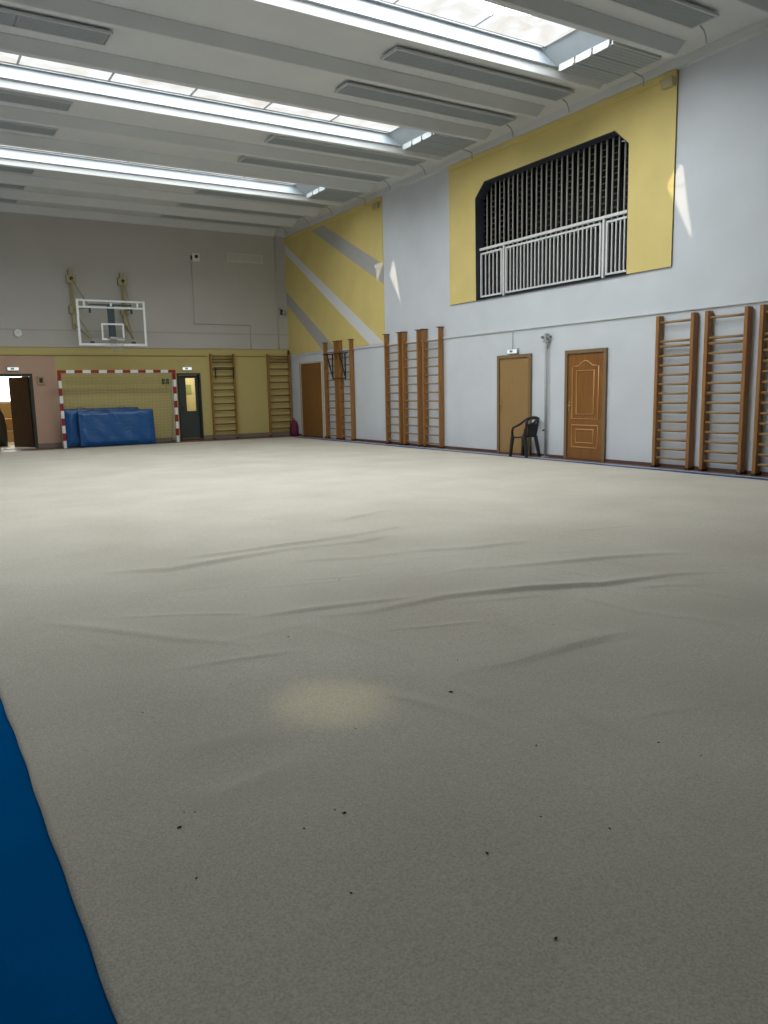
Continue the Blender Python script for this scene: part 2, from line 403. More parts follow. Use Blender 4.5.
# gallery behind the opening
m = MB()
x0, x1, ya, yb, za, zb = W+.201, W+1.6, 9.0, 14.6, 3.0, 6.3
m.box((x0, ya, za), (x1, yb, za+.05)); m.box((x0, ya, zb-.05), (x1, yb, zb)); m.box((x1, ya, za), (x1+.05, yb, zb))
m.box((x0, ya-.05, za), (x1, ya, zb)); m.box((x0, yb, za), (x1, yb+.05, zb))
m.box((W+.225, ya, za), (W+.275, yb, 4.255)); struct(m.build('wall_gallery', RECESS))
m = MB()
n = len(OPEN)
m.add([(W-.0355, a, b) for a, b in OPEN]+[(W+.205, a, b) for a, b in OPEN]+[(W-.0355, a+(.012 if a < 11 else -.012), b+(.012 if b < 4 else -.012)) for a, b in OPEN]+[(W+.205, a+(.012 if a < 11 else -.012), b+(.012 if b < 4 else -.012)) for a, b in OPEN],
      [(2*n+i, 2*n+(i+1) % n, 3*n+(i+1) % n, 3*n+i) for i in range(n)]+[(i, (i+1) % n, 2*n+(i+1) % n, 2*n+i) for i in range(n)])
struct(m.build('trim_6', REVEAL))
g = empty('security_grille', (W+.25, 11.7, 3.06)); tag(g, 'grille of tall pale vertical bars behind the white gallery railing', 'grille')
NB = 32
for i in range(NB):
    y = -2.18+i*(4.36/(NB-1))
    MB().box((-.012, y-.0115, 1.20), (.012, y+.0115, 3.1)).build('bar', SLATG, g)
m = MB()
for i in range(0, NB-1, 2):
    y = -2.18+i*(4.36/(NB-1)); z = 1.25
    while z < 3.05: m.box((.014, y, z), (.022, y+4.36/(NB-1), z+.018)); z += .115
lm = m.build('lattice', LADD, g); lm['kind'] = 'stuff'
rl = empty('railing', (W+.08, 11.7, 3.305)); tag(rl, 'white steel balustrade with vertical bars across the gallery opening', 'railing')
MB().box((-.03, -2.07, 1.035), (.03, 2.06, 1.085)).build('handrail', RAILW, rl)
for y in (1.28, -1.46): MB().box((-.022, y-.022, 0), (.022, y+.022, 1.035)).build('post', RAILW, rl)
for a, b, nb in ((1.34, 2.05, 4), (-1.40, 1.22, 23), (-2.06, -1.52, 4)):
    f = MB(); t = .035
    f.slab([(a, .05), (b, .05), (b, .985), (a, .985)], [[(a+t, .05+t), (b-t, .05+t), (b-t, .985-t), (a+t, .985-t)]], lambda u, v, d: (-.017+d, u, v), .034)
    fo = f.build('gate_frame', RAILW, rl)
    for i in range(nb):
        y = a+t+(b-a-2*t)*(i+1)/(nb+1)
        MB().box((-.01, y-.0105, .05+t), (.01, y+.0105, .985-t)).build('baluster', RAILW, fo)
hk = MB().tube([(W+.20, 9.98, 5.60), (W+.12, 9.86, 5.56), (W+.05, 9.70, 5.57)], .014, 8).build('wall_hook', RAILW)
tag(hk, 'small white bracket at the top corner of the gallery opening', 'bracket')

# doors on the right wall
def make_door(name, y0, y1, H, frame_m, leaf_m, fw=.07):
    w = y1-y0
    r = empty(name, (W, (y0+y1)/2, 0), RZ_R); struct(r)
    m = MB(); m.box((-w/2, .002, 0), (-w/2+fw, .055, H)); m.box((w/2-fw, .002, 0), (w/2, .055, H)); m.box((-w/2+fw, .002, H-fw), (w/2-fw, .055, H))
    m.build('door_frame', frame_m, r, bevel=.006)
    lf = MB().box((-w/2+fw+.004, .002, .03), (w/2-fw-.004, .028, H-fw-.004)).build('door_leaf', leaf_m, r, bevel=.003)
    MB().box((-w/2+fw, .002, 0), (w/2-fw, .05, .03)).build('threshold', BASE, r)
    return r, lf, w
r, lf, w = make_door('door_1', 12.0, 13.05, 2.07, FRAMEB, DOORT)
m = MB(); m.box((w/2-.135, .03, .92), (w/2-.09, .037, 1.14)); m.tube([(w/2-.112, .037, 1.06), (w/2-.112, .075, 1.06), (w/2-.20, .08, 1.055)], .011, 8); m.build('handle', BRASS, lf)
r, lf, w = make_door('door_2', 10.0, 11.04, 2.07, FRAMEB, DOORO)
def mould(pts, parent, rr=.013): MB().tube([(a, .03, b) for a, b in pts], rr, 8, closed=True, up=(0, 1, 0)).build('moulding', MOULD, parent)
xw = w/2-.19
arch = [(-xw, .78), (xw, .78), (xw, 1.76), (xw-.12, 1.765)]
for i in range(13):
    t = i/12; arch.append((xw-.16-(2*xw-.32)*t, 1.775+.085*math.sin(PI*t)**1.2))
arch += [(-xw+.12, 1.765), (-xw, 1.76)]
mould(arch, lf); xi = xw-.11
mould([(-xi, .87), (xi, .87), (xi, 1.68), (-xi, 1.68)], lf); mould([(-xw, .24), (xw, .24), (xw, .66), (-xw, .66)], lf); mould([(-xi, .33), (xi, .33), (xi, .58), (-xi, .58)], lf)
m = MB(); m.box((w/2-.135, .03, .92), (w/2-.10, .037, 1.12)); m.tube([(w/2-.117, .037, 1.03), (w/2-.117, .075, 1.03), (w/2-.20, .08, 1.025)], .011, 8); m.build('handle', BRASS, lf)
r, lf, w = make_door('door_3', 21.25, 22.78, 2.32, LTFR, DOORB, .045)
MB().box((w/2-.05, .056, 0), (w/2-.02, .06, 2.32)).build('frame_edge', FRAMEB, r)
# exit sign on the right wall
def exit_sign(loc, rz, L, txt):
    r = empty('exit_sign', loc, rz); tag(r, txt, 'sign', 'small lit exit signs above doors')
    MB().box((-L/2, .002, 0), (L/2, .06, .105)).build('housing', GREYM, r, bevel=.008)
    MB().box((-L/2+.012, .06, .012), (L/2-.012, .064, .093)).build('face', SIGNW, r)
    MB().box((-L*.08, .064, .030), (L*.20, .066, .075)).build('marking', SIGNG, r)
    return r
e = exit_sign((W, 12.56, 2.085), RZ_R, .32, 'small lit exit sign with a thin cable over the plain tan door')
MB().tube([(.03, .012, .106), (.03, .012, .455)], .006, 6).build('cable', GREYM, e)
exit_sign((2.65, D, 2.14), RZ_F, .30, 'small lit exit sign above the open dark doorway on the pink wall')
exit_sign((7.48, D, 2.13), RZ_F, .30, 'small lit exit sign above the dark green door')

# steel post standing against the right wall
p = empty('wall_post', (W-.062, 11.54, 0)); tag(p, 'grey steel post standing against the white wall between the two doors', 'post')
MB().tube([(0, 0, .02), (0, 0, 2.28)], .026, 12).build('tube', GREYM, p)
MB().box((-.055, -.055, 0), (.055, .055, .02)).build('base_plate', GREYM, p)
m = MB(); m.box((-.03, -.07, 2.26), (.055, .07, 2.29)); m.box((-.03, -.022, 2.28), (.04, .022, 2.43)); m.tube([(-.0, -.10, 2.36), (-.0, .10, 2.36)], .013, 8); m.tube([(-.0, -.05, 2.27), (-.03, -.06, 2.2), (-.0, -.045, 2.14)], .010, 8)
m.build('clamp_head', GREYM, p)
for yy in (-.11, .11): MB().tube([(-.03, yy*.9, 2.36), (.03, yy*.9, 2.36)], .028, 10).build('roller', mat('roller_grey', (.20, .21, .21), .5), p)
MB().tube([(-.035, 0, .54), (-.07, 0, .54)], .016, 8).build('bolt', DARKM, p)

# wall bars
def make_bars(w, H, rungs, pm, rm, depth=.12, th=.055, cap=None, braces=True):
    r = empty('wall_bars')
    for s in (-1, 1):
        x = s*(w/2-th/2)
        po = MB().box((x-th/2, .02, 0), (x+th/2, .02+depth, H)).build('post', pm, r, bevel=.006)
        if cap == 'plate':
            m = MB(); m.box((x-th/2-.015, .004, H), (x+th/2+.03, .02+depth+.03, H+.016)); m.tube([(x+.04, .01, H-.26), (x+.045, .06, H)], .007, 6); m.build('bracket', DARKM, po)
        elif cap == 'tab':
            MB().box((x-.02, .002, H-.10), (x+.02, .02, H-.02)).build('bracket', GREYM, po)
        if braces: MB().box((x-th/2-.004, .016, 0), (x+th/2+.004, .026+depth, .035)).build('foot', DARKM, po)
    for z in rungs:
        MB().tube([(-w/2+th*.7, .02+depth*.62, z), (w/2-th*.7, .02+depth*.62, z)], .017, 8, flat=1.25).build('rung', rm, r)
    return r
RA = [.10+.204*i for i in range(12)]+[2.53]
A = make_bars(.71, 2.82, RA, WOODO, RUNG, cap='plate')
spots = [(20.58, 'tall wooden wall bars beside the brown far door, farther bay of the pair'), (19.66, 'tall wooden wall bars under the striped yellow panel, nearer bay of the pair'),
         (17.13, 'wooden wall bars, farthest bay of the row of three'), (16.28, 'wooden wall bars, middle bay of the row of three beyond the tan door'), (15.38, 'wooden wall bars, bay of the row of three closest to the tan door')]
for i, (y, l) in enumerate(spots):
    r = A if i == 0 else copy_tree(A)
    r.location = (W, y, 0); r.rotation_euler = (0, 0, RZ_R)
    tag(r, l, 'wall bars', 'wall bars in the tall rows on the white wall')
RC = [.165+.1535*i for i in range(13)]+[2.09, 2.40]
Cb = make_bars(.735, 2.51, RC, WOODO, RUNG, cap='tab', th=.062)
for i, (y, l) in enumerate([(8.49, 'orange wooden wall bars next to the panelled door'), (7.56, 'second orange wooden wall bars from the panelled door'), (6.64, 'third orange wooden wall bars, partly cut by the picture edge')]):
    r = Cb if i == 0 else copy_tree(Cb)
    r.location = (W, y, 0); r.rotation_euler = (0, 0, RZ_R)
    tag(r, l, 'wall bars', 'wall bars nearest on the right')
m = empty('wall_bars'); bpy.data.objects.remove(m)
RF = [.25+.212*i for i in range(11)]+[2.46, 2.56]
F = make_bars(.80, 2.63, RF, WOODY, RUNGD, cap=None, th=.05, depth=.11)
for i, (x, l) in enumerate([(8.60, 'honey wood wall bars beside the dark green door with a pull-up frame'), (10.50, 'honey wood wall bars in the corner beside the maroon bag')]):
    r = F if i == 0 else copy_tree(F)
    r.location = (x, D, 0); r.rotation_euler = (0, 0, RZ_F)
    tag(r, l, 'wall bars', 'wall bars on the far yellow wall')
# dark frames hooked on the bars
f = empty('pull_up_frame', (8.62, D, 1.86), RZ_F); tag(f, 'dark steel dip frame hooked on wall bars of the yellow wall', 'pull-up bar')
m = MB(); m.bar((-.33, .17, .34), (.33, .17, .34), .035, .035); m.build('crossbar', DARKM, f)
for s in (-1, 1):
    m = MB(); m.bar((s*.29, .17, .36), (s*.29, .17, 0), .03, .03); m.bar((s*.29, .17, .33), (s*.29, .24, .33), .03, .03); m.build('arm', DARKM, f)
f = empty('pull_up_frame', (W, 20.0, 1.72), RZ_R); tag(f, 'black steel pull-up frame hooked on the pair of tall wall bars', 'pull-up bar')
for x in (.66, -.10):
    m = MB(); m.bar((x, .16, .75), (x-.34, .16, .05), .028, .028); m.bar((x-.34, .16, .75), (x-.34, .16, .03), .03, .03); m.bar((x, .16, .75), (x, .30, .75), .03, .03); m.build('arm', DARKM, f)
MB().bar((-.60, .17, .75), (.78, .17, .75), .032, .032).build('crossbar', DARKM, f)
MB().bar((-.46, .16, .05), (.34, .16, .05), .028, .028).build('lower_rail', DARKM, f)

# plastic chair
ch = empty('plastic_chair', (10.67, 11.93, .0), math.radians(8)); ch.scale = (.78, .80, .95); tag(ch, 'black plastic monobloc armchair in front of the plain tan door', 'chair')
# local: facing +y
m = MB(); N = 9
vs = []; fs = []
for zoff in (0, -.018):
    for j in range(N):
        v = -.21+.43*j/(N-1)
        for i in range(N):
            u = (-.5+i/(N-1))*(.42 if j < 5 else .45)
            dz = -.018*math.cos(u/.24*PI/2)*math.cos((v)/.25*PI/2)-(.03 if j == N-1 else 0)
            vs.append((u, v, .435+dz+zoff))
for j in range(N-1):
    for i in range(N-1):
        a = j*N+i; fs.append((a, a+1, a+N+1, a+N)); b = a+N*N; fs.append((b, b+N, b+N+1, b+1))
edge = [i for i in range(N)]+[j*N+N-1 for j in range(1, N)]+[(N-1)*N+i for i in range(N-2, -1, -1)]+[j*N for j in range(N-2, 0, -1)]
for a, b in zip(edge, edge[1:]+edge[:1]): fs.append((a, b, b+N*N, a+N*N))
m.add(vs, fs, 0, True); m.build('seat', BLACKP, ch)
for sx, sy in ((-1, 1), (1, 1), (-1, -1), (1, -1)):
    m = MB(); top = (sx*.215, .20 if sy > 0 else -.19, .44); bot = (sx*.25, .25 if sy > 0 else -.29, .0)
    a, b = .038, .030
    m.hexa([(bot[0]-b, bot[1]-b, 0), (bot[0]+b, bot[1]-b, 0), (bot[0]+b, bot[1]+b, 0), (bot[0]-b, bot[1]+b, 0), (top[0]-a, top[1]-a, top[2]), (top[0]+a, top[1]-a, top[2]), (top[0]+a, top[1]+a, top[2]), (top[0]-a, top[1]+a, top[2])])
    m.build('leg', BLACKP, ch, bevel=.006)
    if sy > 0:
        m = MB(); pts = [(sx*.225, .20, .43), (sx*.245, .19, .55), (sx*.255, .15, .625), (sx*.262, .03, .66), (sx*.262, -.09, .705), (sx*.25, -.19, .765), (sx*.22, -.255, .805)]
        m.tube(pts, [.034, .032, .036, .038, .038, .036, .034], 10, flat=.6); m.build('armrest', BLACKP, ch)
bk = empty('backrest'); bk.parent = ch
m = MB(); pts = []
for i in range(13):
    t = -1+i/6; pts.append((.225*t, -.265-.03*(1-t*t), .80+.03*(1-t*t)))
m.tube(pts, .042, 10, flat=.9)
for s in (-1, 1): m.tube([(s*.20, -.20, .43), (s*.21, -.235, .62), (s*.225, -.265, .80)], .033, 8)
m.tube([(-.20, -.285, .70), (0, -.31, .72), (.20, -.285, .70)], .012, 8)
m.build('back_frame', BLACKP, bk)
for i in range(6):
    x = -.15+.06*i
    m = MB(); m.bar((x*.85, -.205, .42), (x, -.30, .72), .036, .01, up=(1, 0, 0)) if False else m.hexa([(x*.85-.023, -.212, .42), (x*.85+.023, -.212, .42), (x*.85+.023, -.198, .42), (x*.85-.023, -.198, .42), (x-.026, -.307, .715), (x+.026, -.307, .715), (x+.026, -.293, .715), (x-.026, -.293, .715)])
    m.build('slat', BLACKP, bk)

# maroon bag in the corner
m = MB(); n = 12; rings = []
for z, s in ((.0, .9), (.05, 1.05), (.2, 1.08), (.35, 1.0), (.44, .8), (.50, .45), (.515, .12)):
    rings.append([(.11*s*math.copysign(abs(math.cos(2*PI*k/n))**.7, math.cos(2*PI*k/n)), .15*s*math.copysign(abs(math.sin(2*PI*k/n))**.7, math.sin(2*PI*k/n)), z) for k in range(n)])
m.add([p for r_ in rings for p in r_], [(i*n+k, i*n+(k+1) % n, (i+1)*n+(k+1) % n, (i+1)*n+k) for i in range(6) for k in range(n)]+[tuple(reversed(range(n))), tuple(6*n+k for k in range(n))], 0, True)
bg = empty('backpack', (10.80, 23.18, 0)); m.build('body', MAROON, bg)
MB().tube([(-.03, 0, .49), (-.02, 0, .55), (.02, 0, .55), (.03, 0, .49)], .012, 8).build('handle', MAROON, bg)
MB().box((-.125, -.09, .06), (-.10, .09, .26)).build('pocket', mat('dark_maroon_fabric', (.09, .01, .025), .8), bg, bevel=.012)
tag(bg, 'maroon backpack standing in the corner beside the wall bars', 'bag')

# ------------------------------------------------------------------ far wall
struct(MB().box((LX, D-.018, 2.545), (8.15, D, 2.575)).box((9.02, D-.018, 2.545), (10.08, D, 2.575)).build('trim_7', mat('brown_rail_paint', (.30, .20, .06), .6)))
struct(MB().box((LX, D-.02, 2.775), (W, D, 2.795)).build('trim_8', mat('olive_trim', (.42, .36, .22), .6)))
struct(MB().box((LX, D-.012, 3.235), (W, D, 3.27)).build('trim_9', mat('taupe_trim', (.42, .38, .34), .6)))
m = MB()
for a, b in ((LX, DL[0]), (DL[1], DR[0]), (DR[1], W)): m.box((a, D-.015, 0), (b, D, .13))
struct(m.build('baseboard_far', GREYB))
MBX = MB().tube([(10.57, D-.025, 2.80), (10.57, D-.025, 6.3)], .022, 8).build('wall_pipe', mat('pipe_paint', (.50, .47, .43), .6)); tag(MBX, 'thin painted pipe running up the far wall near the corner', 'pipe')
cd = MB().tube([(7.82, D-.012, 5.33), (7.81, D-.012, 3.52), (9.61, D-.012, 3.53), (9.61, D-.012, 2.80)], .012, 6, up=(0, 1, 0)).build('cable_duct', mat('taupe_trim', (.42, .38, .34), .6)); tag(cd, 'thin cable duct stepping down the far wall below the detector box', 'cable')
bx = empty('detector_box', (7.96, D, 5.36), RZ_F); tag(bx, 'small white box with a black opening high on the far wall', 'detector')
MB().box((-.11, .002, 0), (.11, .07, .24)).build('casing', GOALW, bx, bevel=.01); MB().box((-.05, .07, .10), (.05, .085, .19)).build('lens', BLACKP, bx); MB().box((.12, .002, .05), (.16, .05, .17)).build('bracket', DARKM, bx)
vt = empty('wall_vent', (9.55, D, 5.44), RZ_F); tag(vt, 'pale ventilation grille high on the grey far wall', 'vent')
VP = mat('vent_paint', (.66, .63, .57), .6)
MB().slab([(-.58, 0), (.58, 0), (.58, .26), (-.58, .26)], [[(-.55, .03), (.55, .03), (.55, .23), (-.55, .23)]], lambda u, v, d: (u, .002+d, v), .025).build('frame', VP, vt)
m = MB()
for i in range(6): m.hexa([(-.55, .004, .035+.033*i), (.55, .004, .035+.033*i), (.55, .02, .05+.033*i), (-.55, .02, .05+.033*i), (-.55, .004, .040+.033*i), (.55, .004, .040+.033*i), (.55, .02, .055+.033*i), (-.55, .02, .055+.033*i)])
for i in range(7): x = -.55+1.1*i/6; m.box((x-.006, .004, .03), (x+.006, .024, .23))
m.build('slats', VP, vt)
ck = empty('wall_clock', (2.86, D, 3.155), RZ_F); tag(ck, 'round white wall clock above the pink wall', 'clock')
MB().tube([(0, .002, 0), (0, .035, 0)], .115, 28).build('case', mat('clock_rim', (.40, .38, .34), .5), ck); MB().tube([(0, .035, 0), (0, .04, 0)], .10, 28).build('face', GOALW, ck)
m = MB(); m.bar((0, .042, 0), (.04, .042, .03), .008, .003, up=(0, 1, 0)); m.bar((0, .042, 0), (-.03, .042, .065), .006, .003, up=(0, 1, 0)); m.build('hands', GREYM, ck)
cp = empty('wall_alarm', (3.33, D, 1.77), RZ_F); tag(cp, 'beige call box with a dark centre beside the open doorway', 'call point')
MB().box((-.10, .0, -.02), (.10, .05, .22)).build('casing', mat('beige_box', (.40, .28, .16), .6), cp, bevel=.01); MB().box((-.045, .05, .04), (.045, .06, .17)).build('button_panel', DARKBR, cp)
cp = empty('wall_alarm', (6.80, D, 1.72), RZ_F); tag(cp, 'dark green box on the yellow wall seen through the goal net', 'call point')
MB().box((-.10, .0, 0), (.10, .06, .17)).build('casing', mat('green_box', (.05, .08, .03), .6), cp, bevel=.01); MB().box((-.012, .06, .0), (.012, .066, .17)).build('seam', CREAM, cp)
sp = empty('siren', (10.72, D, 3.86), RZ_F); tag(sp, 'small grey siren horn on a bracket beside the corner pipe', 'siren')
m = MB(); m.tube([(0, .05, .10), (-.09, .12, .05)], [.03, .075], 14); m.build('horn', GREYM, sp); m = MB(); m.box((-.02, .0, .02), (.05, .05, .18)); m.bar((.02, .04, .17), (.11, .10, .21), .02, .02); m.build('bracket', DARKM, sp)
pl2 = MB().hexa([(10.86, D-.07, 2.62), (10.92, D-.07, 2.62), (10.92, D-.003, 2.62), (10.86, D-.003, 2.62), (10.87, D-.06, 2.75), (10.91, D-.06, 2.75), (10.91, D-.003, 2.75), (10.87, D-.003, 2.75)]).build('corner_sensor', BLACKP); tag(pl2, 'tiny black sensor in the corner above the wall bars', 'sensor')

# far left doorway and the room behind
r = empty('door_4', (0, 0, 0)); struct(r)
m = MB(); a, b, h = DL; t = .07
m.box((a, D-.03, 0), (a+t, D+.20, h)); m.box((b-t, D-.03, 0), (b, D+.20, h)); m.box((a+t, D-.03, h-t), (b-t, D+.20, h)); m.build('door_frame', DARKFR, r)
hx, hy = b-t-.005, D+.20; an = math.radians(32); L = .80
ex, ey = hx-L*math.sin(an), hy+L*math.cos(an); nx, ny = math.cos(an)*.02, math.sin(an)*.02
lf = MB().hexa([(hx-nx, hy-ny, .02), (hx+nx, hy+ny, .02), (ex+nx, ey+ny, .02), (ex-nx, ey-ny, .02), (hx-nx, hy-ny, h-t-.01), (hx+nx, hy+ny, h-t-.01), (ex+nx, ey+ny, h-t-.01), (ex-nx, ey-ny, h-t-.01)]).build('door_leaf', DARKBR, r)
MB().tube([(ex-nx+.06, ey-.07, 1.0), (ex-nx-.03, ey-.11, 1.0), (ex-nx+.02, ey-.20, 1.0)], .012, 8).build('handle', DARKM, lf)
MB().box((a+t, D-.03, .0), (b-t, D+.21, .018)).build('threshold', mat('pale_threshold', (.45, .42, .38), .4), r)
TAN = mat('tan_room_wall', (.42, .31, .13), .7)
m = MB(); X0, X1, YE, ZH = .2, 5.6, 27.6, 2.9
m.box((X0, D+.221, 0), (X0-.1, YE, ZH)); m.box((X1, D+.221, 0), (X1+.1, YE, ZH)); m.box((X0, D+.221, ZH), (X1, YE, ZH+.1))
m.slab([(X0, 0), (X1, 0), (X1, ZH), (X0, ZH)], [[(1.0, 1.25), (3.4, 1.25), (3.4, 2.6), (1.0, 2.6)]], lambda u, v, d: (u, YE+d, v), .15)
struct(m.build('wall_lobby', TAN))
struct(MB().box((X0, D+.221, 0), (X1, YE, .012)).build('floor_lobby', mat('pale_lobby_floor', (.50, .46, .40), .35)))
wr = empty('window_4', (0, 0, 0)); struct(wr)
MB().box((1.0, YE+.08, 1.25), (3.4, YE+.09, 2.6)).build('glazing', WINGL, wr)
m = MB()
for x in (1.0, 2.17, 3.34): m.box((x, YE+.02, 1.25), (x+.06, YE+.07, 2.6))
m.box((1.0, YE+.02, 1.25), (3.4, YE+.07, 1.31)); m.box((1.0, YE+.02, 2.54), (3.4, YE+.07, 2.6)); m.build('window_frame', GOALW, wr)
bn = empty('bench', (2.55, 26.6, 0)); tag(bn, 'pale low bench under the lobby window seen through the open doorway', 'bench')
MB().box((-.9, -.2, .38), (.7, .2, .44)).build('seat', mat('pale_bench', (.60, .55, .40), .5), bn)
for x in (-.8, .6): MB().box((x-.03, -.17, 0), (x+.03, .17, .38)).build('leg', GREYM, bn)
bb = MB().box((2.50, 26.50, .441), (2.86, 26.78, .78)).build('cardboard_box', mat('cardboard', (.46, .28, .12), .8), bevel=.01); tag(bb, 'brown cardboard box on the lobby bench', 'box')
m = MB(); m.add([(2.32+.14*s*math.cos(q*PI/6), 26.20+.12*s*math.sin(q*PI/6), z) for z, s in ((.012, .9), (.08, 1.1), (.17, .9), (.22, .4)) for q in range(12)], [(i*12+k, i*12+(k+1) % 12, i*12+12+(k+1) % 12, i*12+12+k) for i in range(3) for k in range(12)]+[tuple(range(12))[::-1], tuple(36+k for k in range(12))], 0, True)
yb_ = m.build('yellow_bag', mat('yellow_cloth', (.60, .55, .10), .8)); tag(yb_, 'small yellow bag on the lobby floor', 'bag')
jk = empty('black_bag', (2.36, 25.3, .012)); tag(jk, 'tall black bag standing just inside the open doorway', 'bag')
m = MB(); m.add([(.17*s*math.cos(q*PI/6), .14*s*math.sin(q*PI/6), z) for z, s in ((0, .9), (.2, 1.05), (.6, 1.0), (.9, .75), (1.06, .35)) for q in range(12)], [(i*12+k, i*12+(k+1) % 12, i*12+12+(k+1) % 12, i*12+12+k) for i in range(4) for k in range(12)]+[tuple(range(12))[::-1], tuple(48+k for k in range(12))], 0, True)
m.build('body', BLACKP, jk); MB().tube([(-.06, 0, 1.03), (-.04, 0, 1.12), (.04, 0, 1.12), (.06, 0, 1.03)], .012, 8).build('strap', BLACKP, jk)

# dark green door and the corridor behind
r = empty('door_5', (0, 0, 0)); struct(r)
a, b, h = DR; t = .055
m = MB(); m.box((a, D-.02, 0), (a+t, D+.20, h)); m.box((b-t, D-.02, 0), (b, D+.20, h)); m.box((a+t, D-.02, h-t), (b-t, D+.20, h)); m.build('door_frame', DARKFR, r)
lf = MB().slab([(a+t+.004, .07), (b-t-.004, .07), (b-t-.004, h-t-.004), (a+t+.004, h-t-.004)], [[(7.46, .90), (7.76, .90), (7.76, 1.90), (7.46, 1.90)]], lambda u, v, d: (u, D+.12+d, v), .04).build('door_leaf', GREEND, r)
MB().box((7.46, D+.135, .90), (7.76, D+.142, 1.90)).build('glass_pane', DOORGL, lf)
MB().tube([(7.28, D+.12, 1.0), (7.28, D+.07, 1.0), (7.37, D+.07, 1.0)], .012, 8).build('handle', DARKM, lf)
MB().box((a+t, D-.02, 0), (b-t, D+.2, .06)).build('threshold', mat('dark_red_sill', (.10, .045, .035), .5), r)
CY = mat('corridor_yellow', (.60, .56, .44), .7)
m = MB(); m.box((6.4, D+.221, 0), (6.3, 25.4, 2.6)); m.box((9.0, D+.221, 0), (9.1, 25.4, 2.6)); m.box((6.4, 25.4, 0), (9.0, 25.5, 2.6)); m.box((6.4, D+.221, 2.6), (9.0, 25.5, 2.7))
struct(m.build('wall_corridor', CY))
nt_ = MB().box((7.98, 25.37, 1.42), (8.16, 25.398, 1.72)).build('notice', mat('green_notice', (.25, .30, .14), .7)); tag(nt_, 'small green notice seen through the green door glass', 'notice')

# ------------------------------------------------------------------ handball goal
GX0, GX1, GY, GH = 3.68, 6.93, 22.98, 2.13
gl = empty('handball_goal', ((GX0+GX1)/2, GY, 0)); tag(gl, 'red and white striped handball goal with a net against the yellow wall', 'goal')
hw = (GX1-GX0)/2; s8 = .04
def striped(axis, c, a, b, startred):
    m = MB(); n = max(1, round((b-a)/.20)); n -= (axis == 'x' and n % 2 == 0); q = (b-a)/n
    for i in range(n):
        mi = 0 if (i % 2 == 0) == startred else 1
        lo, hi = a+q*i, a+q*(i+1)
        if axis == 'z': m.box((c-s8, -s8, lo), (c+s8, s8, hi), mi)
        else: m.box((lo, -s8, c-s8), (hi, s8, c+s8), mi)
    return m
striped('z', -hw+s8, 0, GH-.08, False).build('post', [RED, GOALW], gl); striped('z', hw-s8, 0, GH-.08, False).build('post', [RED, GOALW], gl)
striped('x', GH-s8, -hw, hw, True).build('crossbar', [RED, GOALW], gl)
for s in (-1, 1):
    x = s*(hw-s8)
    m = MB(); m.tube([(x, .04, GH-.08), (x, .22, GH-.13), (x, .30, GH-.30), (x, .36, .9), (x, .52, .02)], .014, 8); m.tube([(x, .04, .02), (x, .52, .02)], .014, 8); m.build('net_support', GREYM, gl)
MB().tube([(-hw+s8, .52, .02), (hw-s8, .52, .02)], .014, 8).build('rear_bar', GREYM, gl)
def netgrid(fn, nu, nv, name):
    me = bpy.data.meshes.new(name)
    vs = [fn(i/nu, j/nv) for j in range(nv+1) for i in range(nu+1)]
    me.from_pydata(vs, [], [(j*(nu+1)+i, j*(nu+1)+i+1, (j+1)*(nu+1)+i+1, (j+1)*(nu+1)+i) for j in range(nv) for i in range(nu)])
    me.materials.append(NETM); o = bpy.data.objects.new(name, me); C.objects.link(o); o.parent = gl
    w_ = o.modifiers.new('wire', 'WIREFRAME'); w_.thickness = .0095; w_.use_even_offset = False
    return o
prof = [(.06, GH-.10), (.22, GH-.15), (.30, GH-.32), (.35, .95), (.50, .04)]
def pr(v):
    t = v*(len(prof)-1); i = min(int(t), len(prof)-2); f = t-i
    # even spacing by length
    Ls = [math.dist(prof[k], prof[k+1]) for k in range(len(prof)-1)]; tot = sum(Ls); d = v*tot
    for k, l in enumerate(Ls):
        if d <= l or k == len(Ls)-1: f = d/l; return (prof[k][0]+(prof[k+1][0]-prof[k][0])*f, prof[k][1]+(prof[k+1][1]-prof[k][1])*f)
        d -= l
def fb(u, v):
    y, z = pr(v); return (-hw+s8+(2*hw-2*s8)*u, y+.03*math.sin(u*PI)*math.sin(v*PI), z-.03*math.sin(u*PI*3)**2*(1-v))
netgrid(fb, 30, 24, 'net')
for s in (-1, 1):
    def fs_(u, v, s=s):
        y, z = pr(v); return (s*(hw-s8-.004), .04+(y-.04)*u, z)
    netgrid(fs_, 5, 24, 'side_net')

